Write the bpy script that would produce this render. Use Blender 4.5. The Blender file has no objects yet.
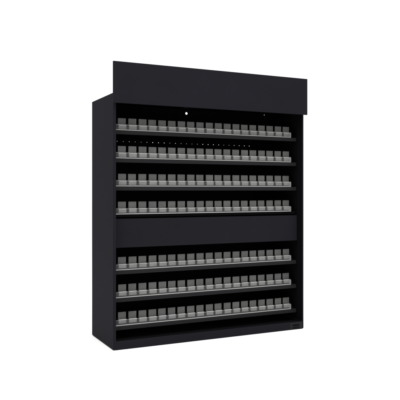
import bpy, bmesh, math, random
from mathutils import Vector
random.seed(4)
sc = bpy.context.scene
col = sc.collection

# ------------------------------------------------------------------ materials
def principled(name, color, rough=0.5, spec=0.5, bump=0.0, bscale=400.0, mottle=0.0, mscale=6.0, world=False):
    m = bpy.data.materials.new(name); m.use_nodes = True
    nt = m.node_tree; b = nt.nodes['Principled BSDF']
    b.inputs['Base Color'].default_value = (*color, 1)
    b.inputs['Roughness'].default_value = rough
    b.inputs['Specular IOR Level'].default_value = spec
    tc = nt.nodes.new('ShaderNodeTexCoord')
    if bump > 0:
        n = nt.nodes.new('ShaderNodeTexNoise'); n.inputs['Scale'].default_value = bscale
        n.inputs['Detail'].default_value = 3
        bp = nt.nodes.new('ShaderNodeBump'); bp.inputs['Strength'].default_value = bump
        bp.inputs['Distance'].default_value = 0.0006
        nt.links.new(tc.outputs['Object'], n.inputs['Vector'])
        nt.links.new(n.outputs['Fac'], bp.inputs['Height'])
        nt.links.new(bp.outputs['Normal'], b.inputs['Normal'])
    if mottle > 0:
        n = nt.nodes.new('ShaderNodeTexNoise'); n.inputs['Scale'].default_value = mscale
        n.inputs['Detail'].default_value = 5; n.inputs['Roughness'].default_value = 0.6
        r = nt.nodes.new('ShaderNodeMapRange')
        r.inputs['To Min'].default_value = 1 - mottle; r.inputs['To Max'].default_value = 1 + mottle
        mx = nt.nodes.new('ShaderNodeVectorMath'); mx.operation = 'SCALE'
        mx.inputs[0].default_value = color
        if world:                       # every repeat gets its own patch of the pattern
            geo = nt.nodes.new('ShaderNodeNewGeometry'); nt.links.new(geo.outputs['Position'], n.inputs['Vector'])
        else: nt.links.new(tc.outputs['Object'], n.inputs['Vector'])
        nt.links.new(n.outputs['Fac'], r.inputs['Value'])
        nt.links.new(r.outputs['Result'], mx.inputs['Scale'])
        nt.links.new(mx.outputs['Vector'], b.inputs['Base Color'])
        r2 = nt.nodes.new('ShaderNodeMapRange')
        r2.inputs['To Min'].default_value = rough - 0.06; r2.inputs['To Max'].default_value = rough + 0.06
        nt.links.new(n.outputs['Fac'], r2.inputs['Value'])
        nt.links.new(r2.outputs['Result'], b.inputs['Roughness'])
    return m

def clear(name, haze, color, rough=0.12, spec=0.5):
    m = principled(name, color, rough, spec)
    nt = m.node_tree; b = nt.nodes['Principled BSDF']; out = nt.nodes['Material Output']
    t = nt.nodes.new('ShaderNodeBsdfTransparent'); t.inputs['Color'].default_value = (.97, .97, .97, 1)
    mix = nt.nodes.new('ShaderNodeMixShader'); mix.inputs['Fac'].default_value = haze
    nt.links.new(t.outputs[0], mix.inputs[1]); nt.links.new(b.outputs[0], mix.inputs[2])
    nt.links.new(mix.outputs[0], out.inputs['Surface'])
    return m

COAT = principled('black_powder_coat', (.0114, .0110, .0140), .64, .012, .45, 900, .13, 3.5)
INNER_SHADE = principled('interior_shade_black', (.0034, .0034, .0041), .75, .04, .2, 700, .10, 6)  # darker than the coat: shade inside the cabinet put into the colour
LIP = principled('shelf_edge_coat', (.0140, .0138, .0148), .62, .03, .25, 900, .08, 12)
GREY = principled('grey_moulded_plastic', (.080, .080, .078), .42, .22, .25, 500, .38, 9, True)
PALE = principled('pale_moulded_plastic', (.185, .185, .182), .35, .25, .2, 500, .35, 11, True)
BEAD = principled('lit_edge_plastic', (.40, .40, .39), .3, .4, .2, 500, .40, 14, True)  # paler colour paints the lit top of the pusher foot
DIV = principled('black_divider_plastic', (.006, .006, .006), .4, .15)
CLEAR = clear('clear_acrylic', .060, (.36, .36, .355))
FROST = clear('frosted_acrylic_edge', .62, (.42, .42, .41), .3)
EDGE = clear('cut_acrylic_edge', .34, (.42, .42, .41), .2)
PLATE = principled('mottled_grey_plate', (.0160, .0164, .0164), .5, .03, .3, 300, .15, 30)
GLOSS = principled('gloss_black_enamel', (.003, .003, .004), .4, .03)
FLOORM = principled('white_studio_paper', (.95, .95, .95), .9, .1, .1, 60, .004, 3)
FLOORM.node_tree.nodes['Principled BSDF'].inputs['Base Color'].default_value = (.95, .95, .95, 1)

# ------------------------------------------------------------------ mesh helpers
def box(bm, x0, x1, y0, y1, z0, z1, bev=0.0, mat=0):
    vs = [bm.verts.new((x, y, z)) for x in (x0, x1) for y in (y0, y1) for z in (z0, z1)]
    idx = [(0,1,3,2), (4,6,7,5), (0,4,5,1), (2,3,7,6), (0,2,6,4), (1,5,7,3)]
    fs = [bm.faces.new([vs[i] for i in f]) for f in idx]
    for f in fs: f.material_index = mat
    if bev > 0:
        es = list({e for f in fs for e in f.edges})
        r = bmesh.ops.bevel(bm, geom=es, offset=bev, segments=2, affect='EDGES', profile=0.6, clamp_overlap=True)
        for f in r['faces']: f.material_index = mat; f.smooth = True
    return fs

def obj(name, bm, mats, parent=None, loc=(0, 0, 0)):
    bmesh.ops.recalc_face_normals(bm, faces=bm.faces)
    me = bpy.data.meshes.new(name); bm.to_mesh(me); bm.free()
    for m in (mats if isinstance(mats, (list, tuple)) else [mats]): me.materials.append(m)
    o = bpy.data.objects.new(name, me); col.objects.link(o); o.location = loc
    if parent: o.parent = parent
    return o

def extrude_profile(bm, pts, x0, x1, mat=0):
    """closed (y,z) profile swept along x"""
    a = [bm.verts.new((x0, y, z)) for y, z in pts]; b = [bm.verts.new((x1, y, z)) for y, z in pts]
    n = len(pts)
    for i in range(n):
        bm.faces.new((a[i], a[(i+1) % n], b[(i+1) % n], b[i])).material_index = mat
    bm.faces.new(a[::-1]).material_index = mat; bm.faces.new(b).material_index = mat

def holed_cell(bm, x0, x1, z0, z1, hx, hz, r, y0, y1, n=16):
    """rectangular sheet cell with a round hole through it"""
    rim, rect = [], []
    for k in range(n):
        a = 2*math.pi*(k+.5)/n; c, s = math.cos(a), math.sin(a)
        rim.append((hx + r*c, hz + r*s))
        tx = ((x1-hx)/c if c > 0 else (x0-hx)/c) if abs(c) > 1e-6 else 1e9
        tz = ((z1-hz)/s if s > 0 else (z0-hz)/s) if abs(s) > 1e-6 else 1e9
        t = min(tx, tz); rect.append((hx + t*c, hz + t*s))
    corners = [(x1, z1), (x0, z1), (x0, z0), (x1, z0)]
    for y in (y0, y1):
        R = [bm.verts.new((p[0], y, p[1])) for p in rim]; Q = [bm.verts.new((p[0], y, p[1])) for p in rect]
        for k in range(n):
            j = (k+1) % n
            p, q = rect[k], rect[j]
            cor = None
            if abs(p[0]-q[0]) > 1e-7 and abs(p[1]-q[1]) > 1e-7:
                cor = min(corners, key=lambda c: abs(c[0]-p[0])+abs(c[1]-p[1])+abs(c[0]-q[0])+abs(c[1]-q[1]))
            if cor: bm.faces.new((R[k], Q[k], bm.verts.new((cor[0], y, cor[1])), Q[j], R[j]))
            else: bm.faces.new((R[k], Q[k], Q[j], R[j]))
    for k in range(n):
        j = (k+1) % n; p, q = rim[k], rim[j]
        bm.faces.new([bm.verts.new(v) for v in ((p[0],y0,p[1]), (q[0],y0,q[1]), (q[0],y1,q[1]), (p[0],y1,p[1]))])

# ------------------------------------------------------------------ dimensions (metres)
W, H, D = 1.785, 2.0, 0.58
FL = 0.022                                   # folded front return of the side panels
SHELF_Z = [1.720, 1.496, 1.273, 1.050, 0.606, 0.386, 0.164]
SF = 0.09                                    # shelf front depth
X0, PITCH, PW = 0.083, 0.0871, 0.068

cab = bpy.data.objects.new('display_cabinet', None); col.objects.link(cab)
cab.empty_display_size = .3
cab['label'] = 'tall black metal display cabinet with raised header and seven rows of grey product pushers'
cab['category'] = 'display cabinet'

# side panels: sheet + folded front and rear returns
def side(left):
    bm = bmesh.new()
    w = FL if left else 0.009
    t = .0035
    if left:
        pts = [(0,0),(w,0),(w,.012),(w-.003,.012),(w-.003,t),(t,t),(t,D),(0,D)]
    else:
        pts = [(W,0),(W,D),(W-t,D),(W-t,t),(W-w+.003,t),(W-w+.003,.012),(W-w,.012),(W-w,0)]
    a = [bm.verts.new((x, y, 0.004)) for x, y in pts]; b = [bm.verts.new((x, y, H)) for x, y in pts]
    n = len(pts)
    for i in range(n): bm.faces.new((a[i], a[(i+1)%n], b[(i+1)%n], b[i]))
    bm.faces.new(a[::-1]); bm.faces.new(b)
    es = [e for e in bm.edges if abs(e.verts[0].co.z-e.verts[1].co.z) > 1 and abs(e.verts[0].co.y) < 1e-6 and abs(e.verts[0].co.x-(0 if left else W)) < 1e-6]
    bmesh.ops.bevel(bm, geom=es, offset=.0028, segments=3, affect='EDGES')
    return obj('side_panel', bm, COAT, cab)
side(True); side(False)
# added dark sheets painting shade on the inner sides, with slotted uprights
for s in (0, 1):
    bm = bmesh.new()
    if s == 0: box(bm, .0040, .0060, .013, D-.006, .075, H-.012)
    else: box(bm, W-.0060, W-.0040, .013, D-.006, .075, H-.012)
    obj('side_shade_sheet', bm, INNER_SHADE, cab)
    for y in (.055, .40):
        bm = bmesh.new()
        xa, xb = (.0065, .0165) if s == 0 else (W-.0165, W-.0065)
        xf = xb if s == 0 else xa                       # face that carries the slots
        zs = [.09 + .025*k for k in range(76)]
        e = .0045
        box(bm, xa, xb, y, y+.0079, .08, H-.02); box(bm, xa, xb, y+.014, y+.022, .08, H-.02)
        z_prev = .08
        for z in zs:
            box(bm, xa, xb, y+.008, y+.014, z_prev, z - .005)
            z_prev = z + .005
        box(bm, xa, xb, y+.008, y+.014, z_prev, H-.02)
        obj('slotted_upright', bm, INNER_SHADE, cab)

# back panel with punched holes
HZ = 1.671
hx = [.224 + .0556*k for k in range(25)]
bm = bmesh.new()
xa, xb, ya, yb = .0037, W-.0037, D-.004, D-.002
def sheet(x0, x1, z0, z1): box(bm, x0, x1, ya, yb, z0, z1)
sheet(xa, xb, .06, HZ-.02); sheet(xa, xb, HZ+.02, 1.915)
sheet(xa, hx[0]-.0278, HZ-.02, HZ+.02); sheet(hx[-1]+.0278, xb, HZ-.02, HZ+.02)
for k, x in enumerate(hx):
    holed_cell(bm, x-.0278, x+.0278, HZ-.02, HZ+.02, x, HZ + .0003*k*0, .0030 + random.uniform(-.0011, .0008), ya, yb)
# two larger fixing holes below the top
zc = [1.915, 1.990]
sheet(xa, .86, *zc); holed_cell(bm, .86, .92, zc[0], zc[1], .890, 1.950, .0120, ya, yb); sheet(.92, 1.70, *zc)
holed_cell(bm, 1.70, 1.755, zc[0], zc[1], 1.7285, 1.9795, .0036, ya, yb); sheet(1.755, xb, *zc)
obj('back_panel', bm, INNER_SHADE, cab)  # near-black colour carries the interior shade
bm = bmesh.new(); 
# top and base
box(bm, .0038, W-.0038, .0035, D-.0005, H-.010, H-.0015, .001)
obj('top_panel', bm, COAT, cab)
bm = bmesh.new(); box(bm, .0065, W-.0065, .02, D-.006, H-.0125, H-.0105); obj('top_shade_sheet', bm, INNER_SHADE, cab)  # added dark sheet, painted shade under the top
bm = bmesh.new()
box(bm, FL+.0006, W-.0095, .0012, .016, 0.000, .066, .0016)
box(bm, .0065, W-.0065, .0165, D-.006, 0.004, .045)
obj('base_plinth', bm, COAT, cab)
bm = bmesh.new(); box(bm, .0065, W-.0065, .0165, D-.006, .046, .058); obj('base_shade_sheet', bm, INNER_SHADE, cab)  # added dark sheet, painted shade over the base
# lower ends of the side returns butt onto the plinth; small plate for an unclear detail at its right end
bm = bmesh.new()
box(bm, 1.640, 1.768, -.0018, .0010, .006, .060, .0012)
pl = obj('small_plate', bm, PLATE, cab)
bm = bmesh.new()
N = 24
for zc_, h_ in ((.038, .0085), (.017, .005)):
    f0 = [bm.verts.new((1.702 + .042*math.copysign(abs(math.cos(a))**.7, math.cos(a)), -.0032, zc_ + h_*math.sin(a))) for a in [2*math.pi*k/N for k in range(N)]]
    f1 = [bm.verts.new((v.co.x, -.0019, v.co.z)) for v in f0]
    bm.faces.new(f0)
    for k in range(N): bm.faces.new((f0[k], f1[k], f1[(k+1) % N], f0[(k+1) % N]))
obj('dark_inlay', bm, GLOSS, pl)

# header board: folded sheet tray in front of and above the cabinet
bm = bmesh.new()
hx0, hx1, hz0, hz1, hy = -.0125, W+.0135, 1.918, 2.239, -.040
box(bm, hx0, hx1, hy, hy+.016, hz0, hz1, .0022)
hd = obj('header_board', bm, COAT, cab)
for x in (.25, W/2, W-.25):                         # brackets tying it to the cabinet top
    bm = bmesh.new()
    box(bm, x-.03, x+.03, hy+.0165, -.0005, 1.955, 1.995); box(bm, x-.03, x+.03, hy+.0165, hy+.019, 1.996, 2.15)
    box(bm, x-.03, x+.03, hy+.0195, .06, 2.0005, 2.003)
    obj('bracket', bm, COAT, hd)

# centre fascia
bm = bmesh.new()
box(bm, .0175, W-.0175, .078, .094, .787, 1.0165, .0022)
obj('centre_fascia', bm, COAT, cab)

# ------------------------------------------------------------------ shelves
def pusher_bm():
    """paddle facing +(-Y), local origin at left-bottom-front of its lane on the tray"""
    bm = bmesh.new()
    w = PW
    # upright paddle, leaning back a hair, with raised rim
    box(bm, 0, w, .030, .035, .012, .102, .0016)
    # pale lower face block (product stop), in front of the paddle
    box(bm, .001, w-.001, .016, .0295, .0115, .0455, .002, mat=1)
    box(bm, .0005, w-.0005, .0135, .0165, .0405, .0462, .0012, mat=2)  # bright lip: light on the block's top put into the colour
    # top bead
    box(bm, .002, w-.002, .0275, .0298, .096, .1005, .0008)
    # vertical ribs of the moulding
    for k in range(5):
        x = .010 + k*(w-.020)/4
        box(bm, x-.0008, x+.0008, .0293, .0302, .052, .094, .0004)
    # slide and rear buttress
    box(bm, w*.36, w*.64, .0355, .13, .012, .022, .001)
    for x in (w*.25, w*.72):
        v = [bm.verts.new(p) for p in ((x,.0352,.022),(x,.0352,.085),(x,.080,.022),(x+.003,.0352,.022),(x+.003,.0352,.085),(x+.003,.080,.022))]
        bm.faces.new(v[0:3]); bm.faces.new(v[3:6]); bm.faces.new((v[0],v[1],v[4],v[3])); bm.faces.new((v[1],v[2],v[5],v[4])); bm.faces.new((v[0],v[2],v[5],v[3]))
    return bm

def shelf_bm(lip):
    bm = bmesh.new()
    if lip: pts = [(0,-.0315),(.0016,-.0315),(.0016,-.0016),(D-SF-.008,-.0016),(D-SF-.008,0),(0,0)]
    else: pts = [(.018,-.022),(.0196,-.022),(.0196,-.0016),(D-SF-.008,-.0016),(D-SF-.008,0),(.018,0)]
    extrude_profile(bm, pts, .0175, W-.0175)
    return bm

def strip_bm():
    """clear front rail: thin pane, bright rolled top edge, base rail and end returns"""
    bm = bmesh.new()
    xa, xb = .047, 1.712
    box(bm, xa+.004, xb-.004, .0020, .0044, .0075, .0440, 0, 0)
    box(bm, xa+.004, xb-.004, .0014, .0050, .0442, .0472, .0008, 2)      # top edge
    box(bm, xa, xb, .0012, .0120, .0006, .0072, .0012, 1)                # base rail
    for x in (xa, xb-.0036):
        box(bm, x, x+.0036, .0014, .0300, .0075, .0455, .0008, 1)        # ends
    return bm

def tray_bm():
    bm = bmesh.new()
    box(bm, .050, 1.709, .0125, .40, .0005, .0075)
    n = 20
    for k in range(n):
        x = X0 + k*PITCH - (PITCH-PW)/2
        v = []
        x0, x1 = x-.0012, x+.0012
        prof = [(.013,.0078),(.013,.020),(.030,.055),(.10,.060),(.395,.060),(.395,.0078)]
        extrude_profile(bm, prof, x0, x1)
    return bm

sh_proto = st_proto = tr_proto = pu_proto = None
rest_bm = bmesh.new(); pb = pusher_bm()
n_ind = 0
for r, z in enumerate(SHELF_Z):
    if r == 3:
        sh = obj('shelf', shelf_bm(False), INNER_SHADE, cab)  # lip above the fascia lies in shade, painted in as near-black
    elif sh_proto is None:
        sh = sh_proto = obj('shelf', shelf_bm(True), LIP, cab)
    else:
        sh = sh_proto.copy(); col.objects.link(sh); sh.parent = cab
    sh.location = (0, SF, z)
    if st_proto is None:
        st = st_proto = obj('front_rail', strip_bm(), [CLEAR, FROST, EDGE], sh)
        tr = tr_proto = obj('divider_tray', tray_bm(), DIV, sh)
    else:
        for p in (st_proto, tr_proto):
            c = p.copy(); col.objects.link(c); c.parent = sh
    for k in range(19):
        jx = random.uniform(-.0012, .0012); jy = random.uniform(0, .006)
        x = X0 + k*PITCH + jx
        if k < 14 or (k == 14 and r in (2, 3)):      # the 100 pushers that show largest
            if pu_proto is None:
                p = pu_proto = obj('pusher', pb.copy(), [GREY, PALE, BEAD], sh)
            else:
                p = pu_proto.copy(); col.objects.link(p); p.parent = sh
            p.location = (x, .010 + jy, 0); n_ind += 1
            p.rotation_euler.z = math.radians(random.uniform(-1.2, 1.2)); p.rotation_euler.x = math.radians(random.uniform(-1.0, .6))
        else:
            t = pb.copy(); bmesh.ops.translate(t, verts=t.verts, vec=(x, SF + .010 + jy, z))
            me = bpy.data.meshes.new('tmp'); t.to_mesh(me); rest_bm.from_mesh(me); t.free(); bpy.data.meshes.remove(me)
rest = obj('pusher', rest_bm, [GREY, PALE, BEAD], cab)
rest['kind'] = 'stuff'

# ------------------------------------------------------------------ floor
bm = bmesh.new()
S = 60
v = [bm.verts.new(p) for p in ((-S,-S,-.0015),(S,-S,-.0015),(S,S,-.0015),(-S,S,-.0015))]; bm.faces.new(v)
fl = obj('floor', bm, FLOORM); fl['kind'] = 'structure'

# ------------------------------------------------------------------ light
w = bpy.data.worlds.new('World'); sc.world = w; w.use_nodes = True
w.node_tree.nodes['Background'].inputs['Color'].default_value = (1, 1, 1, 1)
w.node_tree.nodes['Background'].inputs['Strength'].default_value = 1.12
def area(name, loc, target, size, power, color=(1, 1, 1)):
    l = bpy.data.lights.new(name, 'AREA'); l.shape = 'SQUARE'; l.size = size; l.energy = power; l.color = color
    o = bpy.data.objects.new(name, l); col.objects.link(o); o.location = loc
    o.rotation_euler = (Vector(target)-Vector(loc)).to_track_quat('-Z', 'Y').to_euler(); return o
area('overhead_fill', (.2, -1.2, 6.0), (.6, .0, 0), 5.0, 380)  # added fill light that keeps the floor white
area('left_fill', (-5.5, .2, 2.2), (0, .3, 1.1), 2.2, 5)  # added fill light to brighten the left side panel

# ------------------------------------------------------------------ camera
cam = bpy.data.cameras.new('camera'); co = bpy.data.objects.new('camera', cam); col.objects.link(co)
co.location = (-1.52647, -4.66274, 1.24019)
co.rotation_euler = (math.radians(90), 0, -math.radians(26.0))
cam.sensor_width = 36; cam.lens = 627/400*36; cam.shift_y = -9.4/400; cam.clip_end = 300
sc.camera = co
sc.view_settings.view_transform = 'Standard'; sc.view_settings.look = 'None'
sc.view_settings.exposure = 0; sc.view_settings.gamma = 1
print('individual pushers', n_ind)
